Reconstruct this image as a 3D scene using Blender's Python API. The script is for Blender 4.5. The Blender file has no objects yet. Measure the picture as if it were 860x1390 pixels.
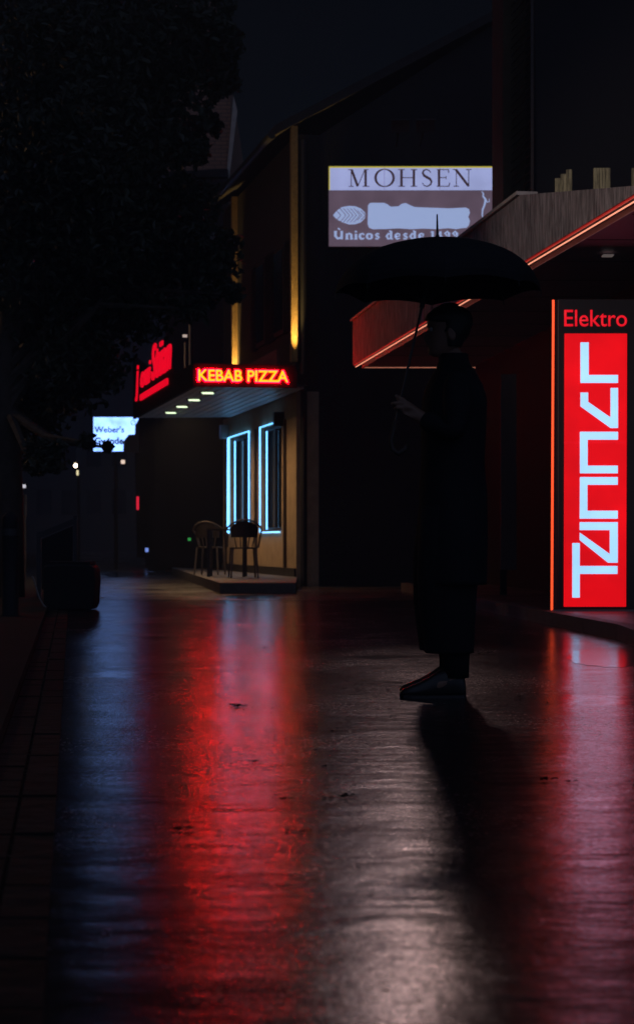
import bpy, bmesh, math, random
from mathutils import Vector, Matrix, Quaternion
from math import radians as R, sin, cos, pi
random.seed(7)
scn = bpy.context.scene
col = scn.collection
# ------------------------------------------------------------------ camera, sky, light
F = 2528.0            # focal length in pixels of the 860x1390 frame
CH = 0.69             # camera height
HY = 735.0            # horizon row
cam = bpy.data.cameras.new('camera'); camo = bpy.data.objects.new('camera', cam); col.objects.link(camo)
camo.location = (0, 0, CH); camo.rotation_euler = (R(90), 0, 0)
cam.sensor_fit = 'VERTICAL'; cam.sensor_height = 36.0; cam.sensor_width = 36.0
cam.lens = F/1390*36; cam.shift_y = 40/1390.0
cam.clip_end = 600; cam.clip_start = 0.1
cam.dof.use_dof = True; cam.dof.focus_distance = 9.5; cam.dof.aperture_fstop = 5.6
scn.camera = camo
SUN_EL, SUN_AZ = 42, 200       # faint blue fill added to lift the blacks, from behind the camera
w = bpy.data.worlds.new('World'); scn.world = w; w.use_nodes = True
wn = w.node_tree; bg = wn.nodes['Background']
sky = wn.nodes.new('ShaderNodeTexSky'); sky.sky_type = 'NISHITA'; sky.sun_disc = False
sky.sun_elevation = R(SUN_EL); sky.sun_rotation = R(SUN_AZ)
wn.links.new(sky.outputs[0], bg.inputs[0]); bg.inputs[1].default_value = 0.00035
sl = bpy.data.lights.new('night_fill', 'SUN'); sl.energy = 0.30; sl.angle = R(120); sl.color = (0.46, 0.58, 1.0)
slo = bpy.data.objects.new('night_fill', sl); col.objects.link(slo)
slo.rotation_euler = (R(90-SUN_EL), 0, R(20))
vs = scn.view_settings
vs.view_transform = 'Standard'; vs.look = 'None'; vs.exposure = 0; vs.gamma = 1; vs.use_curve_mapping = False
scn.cycles.use_denoising = True
scn.cycles.max_bounces = 6; scn.cycles.diffuse_bounces = 2; scn.cycles.glossy_bounces = 4
scn.cycles.sample_clamp_indirect = 4.0
scn.cycles.caustics_reflective = True

FLOOD = 85.0
# ------------------------------------------------------------------ helpers
def P(px, py, d): return Vector(((px-430)/F*d, d, CH+(HY-py)/F*d))
def gx(px, d): return (px-430)/F*d
def gz(py, d): return CH+(HY-py)/F*d

def mat(name, base=(.05,.05,.05), rough=.6, metal=0, var=0, scale=6, bump=0, bscale=60, spec=.5, emit=None, estr=1, evar=0, stretch=(1,1,1), streak=None):
    m = bpy.data.materials.new(name); m.use_nodes = True
    n = m.node_tree.nodes; L = m.node_tree.links; b = n['Principled BSDF']
    b.inputs['Base Color'].default_value = (*base, 1); b.inputs['Roughness'].default_value = rough
    b.inputs['Metallic'].default_value = metal; b.inputs['Specular IOR Level'].default_value = spec
    tc = n.new('ShaderNodeTexCoord'); mp = n.new('ShaderNodeMapping'); L.new(tc.outputs['Object'], mp.inputs[0]); mp.inputs['Scale'].default_value = stretch
    if var:
        t = n.new('ShaderNodeTexNoise'); t.inputs['Scale'].default_value = scale; t.inputs['Detail'].default_value = 6; t.inputs['Roughness'].default_value = .65
        L.new(mp.outputs[0], t.inputs['Vector'])
        r = n.new('ShaderNodeValToRGB'); r.color_ramp.elements[0].position = .3; r.color_ramp.elements[1].position = .72
        r.color_ramp.elements[0].color = (*[c*(1-var) for c in base], 1); r.color_ramp.elements[1].color = (*[min(1, c*(1+var)) for c in base], 1)
        L.new(t.outputs[0], r.inputs[0]); L.new(r.outputs[0], b.inputs['Base Color'])
    if streak and var:
        r.color_ramp.elements[0].position = streak[0]; r.color_ramp.elements[1].position = streak[1]
    if bump:
        t2 = n.new('ShaderNodeTexNoise'); t2.inputs['Scale'].default_value = bscale; t2.inputs['Detail'].default_value = 4
        L.new(mp.outputs[0], t2.inputs['Vector'])
        bp = n.new('ShaderNodeBump'); bp.inputs['Strength'].default_value = bump; bp.inputs['Distance'].default_value = .02
        L.new(t2.outputs[0], bp.inputs['Height']); L.new(bp.outputs[0], b.inputs['Normal'])
    if emit:
        b.inputs['Emission Color'].default_value = (*emit, 1); b.inputs['Emission Strength'].default_value = estr
        if evar:
            t = n.new('ShaderNodeTexNoise'); t.inputs['Scale'].default_value = 3.2; t.inputs['Detail'].default_value = 3
            L.new(mp.outputs[0], t.inputs['Vector'])
            mr = n.new('ShaderNodeMapRange'); mr.inputs['From Min'].default_value = .3; mr.inputs['From Max'].default_value = .7
            mr.inputs['To Min'].default_value = estr*(1-evar); mr.inputs['To Max'].default_value = estr*(1+evar)
            L.new(t.outputs[0], mr.inputs[0]); L.new(mr.outputs[0], b.inputs['Emission Strength'])
    return m

class MB:
    def __init__(s): s.v = []; s.f = []
    def poly(s, pts): i = len(s.v); s.v += [Vector(p) for p in pts]; s.f.append(list(range(i, i+len(pts))))
    def prism(s, pts, off):
        """closed outline pts (3D) swept by vector off"""
        i = len(s.v); n = len(pts); off = Vector(off)
        s.v += [Vector(p) for p in pts] + [Vector(p)+off for p in pts]
        s.f.append(list(range(i, i+n))); s.f.append([i+n+k for k in range(n-1, -1, -1)])
        for k in range(n): s.f.append([i+k, i+(k+1) % n, i+n+(k+1) % n, i+n+k])
        return s
    def box(s, c, sz, ax=None):
        c = Vector(c); ax = ax or (Vector((1,0,0)), Vector((0,1,0)), Vector((0,0,1)))
        a, b, d = [Vector(ax[k])*sz[k]/2 for k in range(3)]
        s.prism([c-a-b-d, c+a-b-d, c+a+b-d, c-a+b-d], 2*d); return s
    def tube(s, pts, r, n=8, caps=True):
        pts = [Vector(p) for p in pts]; rs = r if isinstance(r, (list, tuple)) else [r]*len(pts)
        i0 = len(s.v); prev = None
        for k, p in enumerate(pts):
            t = (pts[min(k+1, len(pts)-1)] - pts[max(k-1, 0)]).normalized()
            if prev is None:
                u = t.orthogonal().normalized()
            else:
                u = (prev - t*prev.dot(t)); u = u.normalized() if u.length > 1e-6 else t.orthogonal().normalized()
            prev = u; v = t.cross(u)
            for j in range(n): s.v.append(p + (u*cos(2*pi*j/n)+v*sin(2*pi*j/n))*rs[k])
        for k in range(len(pts)-1):
            for j in range(n):
                a = i0+k*n+j; b = i0+k*n+(j+1) % n; s.f.append([a, b, b+n, a+n])
        if caps:
            s.f.append([i0+j for j in range(n-1, -1, -1)]); s.f.append([i0+(len(pts)-1)*n+j for j in range(n)])
        return s
    def loft(s, rings):
        i0 = len(s.v); n = len(rings[0])
        for r_ in rings: s.v += [Vector(p) for p in r_]
        for k in range(len(rings)-1):
            for j in range(n):
                a = i0+k*n+j; b = i0+k*n+(j+1) % n; s.f.append([a, b, b+n, a+n])
        s.f.append([i0+j for j in range(n-1, -1, -1)]); s.f.append([i0+(len(rings)-1)*n+j for j in range(n)])
        return s
    def build(s, name, m, parent=None, smooth=False, bevel=0, local=False):
        me = bpy.data.meshes.new(name); me.from_pydata([tuple(v) for v in s.v], [], s.f)
        bm = bmesh.new(); bm.from_mesh(me); bmesh.ops.recalc_face_normals(bm, faces=bm.faces); bm.to_mesh(me); bm.free()
        me.materials.append(m)
        if smooth: me.polygons.foreach_set('use_smooth', [True]*len(me.polygons))
        o = bpy.data.objects.new(name, me); col.objects.link(o)
        if parent: setparent(o, parent, local)
        if bevel:
            bv = o.modifiers.new('bevel', 'BEVEL'); bv.width = bevel; bv.segments = 2; bv.limit_method = 'ANGLE'
        return o

def worldpos(o):
    p = Vector(o.location)
    while o.parent: o = o.parent; p = p + Vector(o.location)
    return p
def setparent(o, parent, local=False):
    o.parent = parent
    if not local: o.location = -worldpos(parent)
def tag(o, label, cat, group=None):
    o['label'] = label; o['category'] = cat
    if group: o['group'] = group
    return o
def thing(name, label, cat, loc=(0,0,0), group=None):
    o = bpy.data.objects.new(name, None); col.objects.link(o); o.location = loc; o.empty_display_size = .1
    return tag(o, label, cat, group)
def struct(name, mb, m):
    o = mb.build(name, m); o['kind'] = 'structure'; return o

def text_mesh(body, width, height, org, right, up, m, name, parent, offset=0.0, extrude=.004, shear=0, depth_n=None, spacing=1):
    """built in font laid in the plane org/right/up; org is the lower left corner; the ink is fitted to width x height"""
    cu = bpy.data.curves.new(name, 'FONT'); cu.body = body; cu.offset = offset; cu.resolution_u = 4; cu.shear = shear; cu.space_character = spacing
    to = bpy.data.objects.new(name, cu); col.objects.link(to)
    bpy.context.view_layer.update()
    me = bpy.data.meshes.new_from_object(to.evaluated_get(bpy.context.evaluated_depsgraph_get()))
    bpy.data.objects.remove(to)
    xs = [v.co.x for v in me.vertices]; ys = [v.co.y for v in me.vertices]
    x0, x1, y0, y1 = min(xs), max(xs), min(ys), max(ys)
    nrm = right.cross(up)
    bm = bmesh.new(); bm.from_mesh(me)
    r = bmesh.ops.extrude_face_region(bm, geom=bm.faces[:])
    for v in [e for e in r['geom'] if isinstance(e, bmesh.types.BMVert)]: v.co.z += 1
    for v in bm.verts:
        c = v.co; v.co = org + right*((c.x-x0)/(x1-x0)*width) + up*((c.y-y0)/(y1-y0)*height) + nrm*(c.z*extrude)
    bmesh.ops.recalc_face_normals(bm, faces=bm.faces); bm.to_mesh(me); bm.free()
    me.materials.clear(); me.materials.append(m)
    o = bpy.data.objects.new(name, me); col.objects.link(o); setparent(o, parent); return o

def strokes_mesh(strokes, to3, nrm, thick, name, m, parent):
    """strokes: list of (points [(x,y)..], widths); each becomes a ribbon with thickness, each a hair prouder than the last"""
    mb = MB()
    for k, (pts, ws) in enumerate(strokes):
        if not isinstance(ws, (list, tuple)): ws = [ws]*len(pts)
        Ls, Rs = [], []
        for i, p in enumerate(pts):
            a = Vector(pts[max(i-1, 0)]); b = Vector(pts[min(i+1, len(pts)-1)]); t = (b-a).normalized(); nn = Vector((-t.y, t.x))
            Ls.append(Vector(p)+nn*ws[i]/2); Rs.append(Vector(p)-nn*ws[i]/2)
        off = nrm*(k*0.0004)
        for i in range(len(pts)-1):
            q = [Ls[i], Ls[i+1], Rs[i+1], Rs[i]]
            mb.prism([to3(c.x, c.y)+off for c in q], nrm*thick)
    return mb.build(name, m, parent)

X, Y, Z = Vector((1,0,0)), Vector((0,1,0)), Vector((0,0,1))

# ------------------------------------------------------------------ ground materials
def wet_road(name, base, rlo, rhi, bstr, far=False):
    m = bpy.data.materials.new(name); m.use_nodes = True
    n = m.node_tree.nodes; L = m.node_tree.links; b = n['Principled BSDF']
    tc = n.new('ShaderNodeTexCoord')
    def noise(scale, detail=4, vec=(1,1,1), rough=.6):
        mp = n.new('ShaderNodeMapping'); mp.inputs['Scale'].default_value = vec; L.new(tc.outputs['Object'], mp.inputs[0])
        t = n.new('ShaderNodeTexNoise'); t.inputs['Scale'].default_value = scale; t.inputs['Detail'].default_value = detail; t.inputs['Roughness'].default_value = rough
        L.new(mp.outputs[0], t.inputs['Vector']); return t
    def mrange(src, a, b_, c, d):
        r = n.new('ShaderNodeMapRange'); r.inputs[1].default_value = a; r.inputs[2].default_value = b_; r.inputs[3].default_value = c; r.inputs[4].default_value = d
        L.new(src, r.inputs[0]); return r
    big = noise(1.1, 5, (1, .55, 1)); fine = noise(95, 4); mid = noise(14, 6, (1, 1, 1), .7); pud = noise(.7, 4, (.8, 1, 1))
    colr = n.new('ShaderNodeValToRGB'); colr.color_ramp.elements[0].color = (*[c*.6 for c in base], 1); colr.color_ramp.elements[1].color = (*[c*1.5 for c in base], 1)
    colr.color_ramp.elements[0].position = .35; colr.color_ramp.elements[1].position = .7
    L.new(mid.outputs[0], colr.inputs[0]); L.new(colr.outputs[0], b.inputs['Base Color'])
    r1 = mrange(big.outputs[0], .35, .65, rlo, rhi)
    pm = mrange(pud.outputs[0], .60, .66, 0, 1)
    mix = n.new('ShaderNodeMix'); mix.data_type = 'FLOAT'; L.new(pm.outputs[0], mix.inputs[0]); L.new(r1.outputs[0], mix.inputs[2]); mix.inputs[3].default_value = rlo*.55
    add = n.new('ShaderNodeMath'); add.operation = 'MULTIPLY_ADD'; L.new(mid.outputs[0], add.inputs[0]); add.inputs[1].default_value = .14; L.new(mix.outputs[0], add.inputs[2])
    agg = noise(62, 3); ag = mrange(agg.outputs[0], .46, .62, 0, .11)
    add2 = n.new('ShaderNodeMath'); add2.operation = 'ADD'; L.new(add.outputs[0], add2.inputs[0]); L.new(ag.outputs[0], add2.inputs[1])
    L.new(add2.outputs[0], b.inputs['Roughness'])
    dry = noise(1.7, 6, (.45, 1, 1), .7); sp = mrange(dry.outputs[0], .36, .56, .22, .75); L.new(sp.outputs[0], b.inputs['Specular IOR Level'])
    # height: gentle undulation + aggregate, aggregate drowned in puddles
    h1 = n.new('ShaderNodeBump'); h1.inputs['Strength'].default_value = 1; h1.inputs['Distance'].default_value = .0090 if not far else .006
    wav = noise(3.2, 3, (.55, 1, 1)); L.new(wav.outputs[0], h1.inputs['Height'])
    h3 = n.new('ShaderNodeBump'); h3.inputs['Strength'].default_value = 1; h3.inputs['Distance'].default_value = .0013
    L.new(mid.outputs[0], h3.inputs['Height']); L.new(h1.outputs[0], h3.inputs['Normal'])
    h2 = n.new('ShaderNodeBump'); h2.inputs['Distance'].default_value = bstr
    inv = mrange(pm.outputs[0], 0, 1, 1, .15); L.new(inv.outputs[0], h2.inputs['Strength'])
    L.new(fine.outputs[0], h2.inputs['Height']); L.new(h3.outputs[0], h2.inputs['Normal']); L.new(h2.outputs[0], b.inputs['Normal'])
    b.inputs['IOR'].default_value = 1.45
    return m
M = {}
M['road'] = wet_road('wet_asphalt', (.018,.016,.016), .05, .12, .00044)
M['paving'] = wet_road('wet_paving', (.05,.042,.038), .09, .20, .0005, True)
M['left_pave'] = mat('dark_slabs', (.012,.012,.014), .8, var=.4, scale=2, bump=.3, bscale=40, spec=.2)
M['kerb'] = mat('kerb_stone', (.06,.058,.06), .55, var=.3, bump=.4)
M['gutter'] = mat('gutter_setts', (.013,.013,.016), .75, spec=.12, var=.5, scale=8, bump=.7, bscale=12)
M['r_pave'] = wet_road('wet_pavement', (.04,.035,.035), .26, .42, .0003)

# ground sheets
mb = MB(); mb.poly([(-150,-20,0),(150,-20,0),(150,320,0),(-150,320,0)]); struct('ground', mb, M['road'])
GV = Vector((-.1313, 1, 0))                                  # gutter direction per metre of depth
def gut(d, off=0): return Vector((-.022-.1313*d+off, d, 0))
z4 = Vector((0,0,.004))
mb = MB(); mb.poly([gut(22, .02)+z4, Vector((3.2, 21.4, .004)), Vector((3.2, 120, .004)), gut(120, .02)+z4]); struct('far_street_paving', mb, M['paving'])
mb = MB(); mb.prism([gut(-2,-.22), gut(120,-.22), gut(120,-14), gut(-2,-14)], (0,0,.05)); struct('left_pavement', mb, M['left_pave'])
mb = MB()
for i in range(130):
    d0 = 2.4+i*.32
    for k in range(2):
        a = gut(d0, -.21+.1*k); b_ = gut(d0+.305, -.21+.1*k); mb.prism([a+z4, a+z4+X*.09, b_+z4+X*.09, b_+z4], (0,0,.006+random.random()*.006))
struct('gutter', mb, M['gutter'])
M['water'] = mat('puddle_water', (.016,.014,.014), .13, bump=.06, bscale=14, stretch=(1,3,1))
def puddle(pts):
    rng = random.Random(int(pts[0][0])); pp = []
    n_ = len(pts)
    for i in range(n_):
        a, b_ = pts[i], pts[(i+1) % n_]
        for t in (0,.25,.5,.75):
            y = a[1]*(1-t)+b_[1]*t+rng.uniform(-.8,.8)*(a[1]-HY)/150; d = CH*F/(y-HY); x = gx(a[0]*(1-t)+b_[0]*t+rng.uniform(-2,2), d); pp.append(Vector((x, d, .0052 if d > 21 else .0012)))
    mb = MB(); mb.poly(pp); struct('puddle', mb, M['water'])
puddle([(768,893),(776,884),(800,881),(840,879),(880,878),(905,882),(905,902),(870,904),(835,906),(800,904),(780,901)])
puddle([(302,810),(330,808),(372,808.5),(378,811),(360,814.5),(325,814)])
puddle([(136,780),(160,777),(200,777.5),(212,780),(190,783),(150,784)])
# raised pavement in front of the electrical shop, with its kerb
KP = [(2.05, 8.0), (2.23, 13.1), (1.86, 17.4), (1.55, 21.5), (1.3, 26.2)]
mb = MB(); mb.prism([Vector((x, y, 0)) for x, y in KP]+[Vector((14,26.2,0)), Vector((14,8,0))], (0,0,.10)); struct('right_pavement', mb, M['r_pave'])
mb = MB()
for i in range(len(KP)-1):
    a = Vector((*KP[i], 0)); b_ = Vector((*KP[i+1], 0)); n_ = max(1, round((b_-a).length/1.0)); t = (b_-a)/n_; side = Vector((t.y, -t.x, 0)).normalized()
    for k in range(n_): p = a+t*k; mb.prism([p-side*.12, p+t*.99-side*.12, p+t*.99-side*.003, p-side*.003], (0,0,.108))
struct('kerb', mb, M['kerb'])

# ------------------------------------------------------------------ kebab building
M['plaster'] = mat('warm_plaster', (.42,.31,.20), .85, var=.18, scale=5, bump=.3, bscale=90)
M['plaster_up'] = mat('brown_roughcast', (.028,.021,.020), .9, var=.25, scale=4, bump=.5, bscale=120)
M['pilaster'] = mat('ochre_roughcast', (.36,.23,.09), .9, var=.3, scale=30, bump=.9, bscale=160)
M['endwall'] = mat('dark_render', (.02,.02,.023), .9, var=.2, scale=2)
M['dark'] = mat('dark_painted_metal', (.02,.02,.024), .5)
M['darkwood'] = mat('dark_wood', (.035,.022,.018), .6, var=.3, stretch=(8,8,1))
M['black'] = mat('black_void', (.010,.010,.013), .7, spec=.2)
M['glass'] = mat('dark_glass', (.006,.009,.014), .08)
M['roof'] = mat('roof_tiles', (.03,.028,.03), .85, var=.3)
M['soffit'] = mat('grey_soffit_boards', (.58,.58,.62), .42, var=.12, scale=3)
M['neon_cyan'] = mat('cyan_neon', (.3,.6,.7), .4, emit=(.085,.30,.60), estr=5.4)
M['patio'] = mat('patio_slabs', (.11,.095,.085), .6, var=.25, bump=.3)
M['metal'] = mat('grey_metal', (.25,.24,.23), .35, metal=.8)

a1 = R(12.2); U = Vector((-sin(a1), cos(a1), 0)); N = Vector((-cos(a1), -sin(a1), 0))   # along the facade, and out of it
C0 = Vector((-.315, 28.4, 0)); E = -N                                                      # E runs along the end wall
def W(s, z, out=0): return C0 + U*s + Z*z + N*out
kb = thing('restaurant_building', 'tan plastered corner building with blue neon windows under the kebab awning', 'building', C0)
LW = 6.85; TOP = 6.9
wins = [(1.16, 2.89), (3.94, 6.02)]; WZ0, WZ1 = .86, 2.58
mb = MB(); T = .35
def wallpiece(mb, s0, s1, z0, z1, t=T, out=0): mb.prism([W(s0,z0,out), W(s1,z0,out), W(s1,z1,out), W(s0,z1,out)], -N*t)
wallpiece(mb, 0, LW, 0, WZ0); wallpiece(mb, 0, wins[0][0], WZ0, WZ1); wallpiece(mb, wins[0][1], wins[1][0], WZ0, WZ1)
wallpiece(mb, wins[1][1], LW, WZ0, WZ1); wallpiece(mb, 0, LW, WZ1, 2.98)
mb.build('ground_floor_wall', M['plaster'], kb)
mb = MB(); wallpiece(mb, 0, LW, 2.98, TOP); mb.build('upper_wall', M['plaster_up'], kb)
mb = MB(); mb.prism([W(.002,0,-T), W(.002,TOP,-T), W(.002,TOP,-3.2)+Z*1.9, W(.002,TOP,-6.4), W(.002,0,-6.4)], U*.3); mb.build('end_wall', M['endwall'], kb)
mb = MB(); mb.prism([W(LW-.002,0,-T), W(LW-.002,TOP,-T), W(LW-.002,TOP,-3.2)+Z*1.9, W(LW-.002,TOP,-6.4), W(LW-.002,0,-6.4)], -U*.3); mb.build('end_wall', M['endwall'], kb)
mb = MB(); a = W(-.15, TOP-.05, .35); b_ = W(-.15, TOP+1.95, -3.2); c = W(-.15, TOP-.05, -6.7)
mb.prism([a, b_, c, c+Z*.15, b_+Z*.15, a+Z*.15], U*(LW+.3)); mb.build('roof', M['roof'], kb)
mb = MB(); mb.tube([W(-.1, TOP-.05, .4), W(LW, TOP-.05, .4)], .06); mb.build('gutter_pipe', M['dark'], kb)
mb = MB(); mb.tube([C0+E*.10-U*.08, C0+E*.10-U*.08+Z*6.8], .05); mb.build('downpipe', M['dark'], kb)
for k, (s0, s1) in enumerate(wins):
    f = MB(); t = .06
    for q in ((s0, s0+t, WZ0, WZ1), (s1-t, s1, WZ0, WZ1)): wallpiece(f, *q, t=.06, out=-.05)
    for q in ((s0+t, s1-t, WZ0, WZ0+t), (s0+t, s1-t, WZ1-t, WZ1)): wallpiece(f, *q, t=.06, out=-.05)
    sm = (s0+s1)/2; wallpiece(f, sm-.03, sm+.03, WZ0+t, WZ1-t, t=.05, out=-.055)
    fo = f.build('window', M['dark'], kb)
    g = MB(); wallpiece(g, s0+.02, s1-.02, WZ0+.02, WZ1-.02, t=.01, out=-.115); g.build('pane', M['glass'], fo)
    bl = MB()
    for i in range(26): z = WZ0+.08+i*.062; wallpiece(bl, s0+.05, s1-.05, z, z+.035, t=.012, out=-.13)
    bl.build('blind', mat('blue_grey_blind', (.09,.13,.17), .6) if k == 0 else bpy.data.materials['blue_grey_blind'], fo)
    tb = MB(); o = .03
    if k == 0:
        tb.tube([W(s0+.02, WZ0-.02, o), W(s1, WZ0-.02, o), W(s1, WZ1+.02, o), W(s0+.02, WZ1+.02, o)], .011)
    else:
        tb.tube([W(s1, WZ0-.02, o), W(s1, WZ1+.02, o), W(s0, WZ1+.02, o), W(s0, WZ0-.02, o), ], .011)
        tb.tube([W(s1+.14, WZ0-.02, o), W(s1+.10, WZ1+.02, o)], .016)
    tb.tube([W(s1-.30, WZ0+.03, -.03), W(s1-.30, WZ1-.06, -.03)], .012)
    tb.build('neon_tube', M['neon_cyan'], fo)
for s in (.82, 3.35, 6.45):
    mb = MB(); wallpiece(mb, s-.06, s+.06, .12, 2.6, t=.03, out=.034); mb.build('timber_strip', M['darkwood'], kb)
mb = MB(); wallpiece(mb, 0, LW, .15, .28, t=.03, out=.034); mb.build('plinth', M['dark'], kb)
# pilasters lit from below
for s, z0, z1, wd in ((.055, 3.42, 7.0, .10), (5.4, 3.42, 6.9, .30), (2.75, 3.42, 6.9, .1)):
    if wd == .1 and s > 1: continue
    mb = MB()
    if s < 1: mb.prism([C0+Z*z0-U*.11, C0+Z*z0-U*.11+N*.10, C0+Z*z0-U*.003+N*.10, C0+Z*z0-U*.003-N*0.0], Z*(z1-z0))
    else: wallpiece(mb, s-.15, s-.03, z0, z1, t=.10, out=.103)
    mb.build('pilaster', M['pilaster'], kb)
# upper windows with shutters
for s0, s1 in ((.75, 1.55), (2.35, 3.15)):
    f = MB(); wallpiece(f, s0, s1, 3.95, 5.35, t=.05, out=.052); fo = f.build('upper_window', M['darkwood'], kb)
    g = MB(); wallpiece(g, s0+.07, s1-.07, 4.02, 5.28, t=.01, out=.064); g.build('pane', M['glass'], fo)
for s0, s1 in ((1.62, 2.0), (.3, .68), (3.2, 3.58), (1.9+.06, 2.30)):
    mb = MB(); wallpiece(mb, s0, s1, 3.93, 5.37, t=.04, out=.045)
    for i in range(20): wallpiece(mb, s0+.03, s1-.03, 3.99+i*.068, 4.02+i*.068, t=.02, out=.06)
    mb.build('shutter', M['black'], kb)
mb = MB(); wallpiece(mb, 1.3, 4.9, 3.35, 3.75, t=.05, out=.053); mb.build('signboard', mat('blank_brown_board', (.14,.07,.06), .7, var=.2), kb)

# patio
mb = MB(); mb.prism([(-1.28,24.5,.0),(-.27,24.4,.0),(-.30,28.38,.0),W(0,0)+N*.01,W(LW,0)+N*.01,(-2.92-.1,38.8,.0)], (0,0,.15))
o = mb.build('patio', M['patio'], bevel=.012); o['kind'] = 'structure'

# awning
aw = thing('awning', 'flat board-lined awning with four small lights over the blue neon windows', 'awning', (-1.7,27.2,2.96))
A = Vector((-1.745,27.07,0)); B = Vector((-.40,27.33,0)); Cc = W(1.0,0,.01); Dd = W(5.75,0,.01); G = Vector((-3.33,34.25,0))
mb = MB()
# soffit as separate boards running across from the outer edge towards the wall
nb = 11; AU = (G-A).normalized()
fr0, fr1 = A, W(-.72, 0, .012); bk0, bk1 = G, W(5.75, 0, .012)
for i in range(nb):
    t0, t1 = i/nb, (i+.85)/nb
    mb.prism([fr0.lerp(fr1,t0)+Z*2.96, fr0.lerp(fr1,t1)+Z*2.96, bk0.lerp(bk1,t1)+Z*2.96, bk0.lerp(bk1,t0)+Z*2.96], Z*.03)
# trim the outline with the front board by clipping at the facade
mb.build('soffit', M['soffit'], aw)
mb = MB(); mb.prism([A+Z*3.0, B+Z*3.0, C0+Z*3.0-E*.002-U*.9, W(-.0,3.0,.012), W(5.75,3.0,.012), G+Z*3.0], Z*.16); mb.build('roof_slab', M['dark'], aw)
fd = (B-A).normalized(); fn = Vector((fd.y, -fd.x, 0))
mb = MB(); mb.prism([A-fd*.06+Z*2.94, B+fd*.1+Z*2.94, B+fd*.1+Z*3.27, A-fd*.06+Z*3.27], fn*.06); mb.build('front_board', M['black'], aw)
so = Vector((-AU.y, AU.x, 0))
mb = MB(); mb.prism([A+Z*2.94, G+Z*2.94, G+Z*3.36, A+Z*3.28], so*.05); mb.build('side_board', M['black'], aw)
M['lamp_warm'] = mat('downlight_glow', (.8,.8,.6), .4, emit=(.80,1.0,.62), estr=1.6)
for px, py in ((282,533),(263.5,542.6),(247,551.8),(232,560)):
    d = 2.265*F/(HY-py); p = Vector((gx(px, d), d, 2.957))
    f = MB(); f.box(p, (.24,.34,.012)); fo = f.build('downlight', M['dark'], aw)
    g = MB(); g.box(p-Z*.009, (.17,.27,.008)); g.build('lens', M['lamp_warm'], fo)
    l_ = bpy.data.lights.new('downlight_beam', 'SPOT'); l_.energy = 75; l_.color = (1.0,.60,.28); l_.spot_size = R(150); l_.spot_blend = .6; l_.shadow_soft_size = .08
    lo_ = bpy.data.objects.new('downlight_beam', l_); col.objects.link(lo_); lo_.parent = aw; lo_.location = p - Z*.03 - Vector(aw.location)

# kebab lettering
M['red_halo_glow'] = mat('red_halo_glow', (.3,0,0), .4, emit=(1.0,.0001,.0024), estr=125.0)
M['yellow_face'] = mat('yellow_letter_face', (.6,.4,.02), .4, emit=(1.0,.78,.012), estr=1.05)
ks = thing('neon_sign', 'yellow lettering KEBAB PIZZA with red glow on the awning front edge', 'sign', A+Z*3.1)
o0 = A + fn*.064 + fd*.0 + Z*3.005
W1 = 1.345
text_mesh('KEBAB PIZZA', W1, .186, o0 + Z*.004, fd, Z, M['red_halo_glow'], 'red_halo', ks, offset=.026, extrude=.012)  # red glow around the letters, put into an emissive outline
text_mesh('KEBAB PIZZA', W1-.03, .163, o0 + fn*.0125 + fd*.015 + Z*.016, fd, Z, M['yellow_face'], 'lettering', ks, offset=.014, extrude=.008)
# red script lettering along the side of the awning, reads towards the camera
rs = thing('neon_sign', 'red slanted script lettering with a red bar on the street side of the awning', 'sign', A+AU*3+Z*3.3)
M['red_sign'] = mat('red_letter', (.4,0,0), .4, emit=(.9,.002,.02), estr=.9)
def SL(d): return A + AU*((d-27.07)/AU.y) + so*.055
mb = MB(); p, q = SL(33.0), SL(29.6); mb.prism([p+Z*3.185, q+Z*3.185, q+Z*3.285, p+Z*3.285], so*.03); mb.build('underline_bar', M['red_sign'], rs)
mb = MB(); p, q = SL(33.6), SL(29.0); mb.prism([p+Z*3.30-so*.02, q+Z*3.30-so*.02, q+Z*3.42-so*.02, p+Z*3.42-so*.02], so*.015); mb.build('rail', M['black'], rs)
p = SL(32.95)
text_mesh('oui', 1.35, .37, p+Z*3.40, -AU, Z, M['red_sign'], 'lettering', rs, offset=.0, extrude=.03, shear=.3)
text_mesh('Stüan', 2.35, .60, SL(31.5)+Z*3.40, -AU, Z, M['red_sign'], 'lettering', rs, offset=.0, extrude=.03, shear=.3)
text_mesh('J', .35, .62, SL(33.65)+Z*3.22, -AU, Z, M['red_sign'], 'lettering', rs, offset=.0, extrude=.03, shear=.3)
for dd, z1 in ((27.9, 3.99), (28.25, 3.75)):
    mb = MB(); p = W(1.9+(dd-27.9)*1.2, 3.16, 1.45); p = Vector((gx(258 if z1 > 3.8 else 251.5, dd+.4), dd+.4, 3.16)); mb.tube([p, p+Z*(z1-3.16)], .022)
    tag(mb.build('vent_pipe', M['metal']), 'taller thin metal pipe standing on the awning roof' if z1 > 3.8 else 'shorter thin metal pipe standing on the awning roof', 'pipe', 'pipes on the awning roof')

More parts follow.
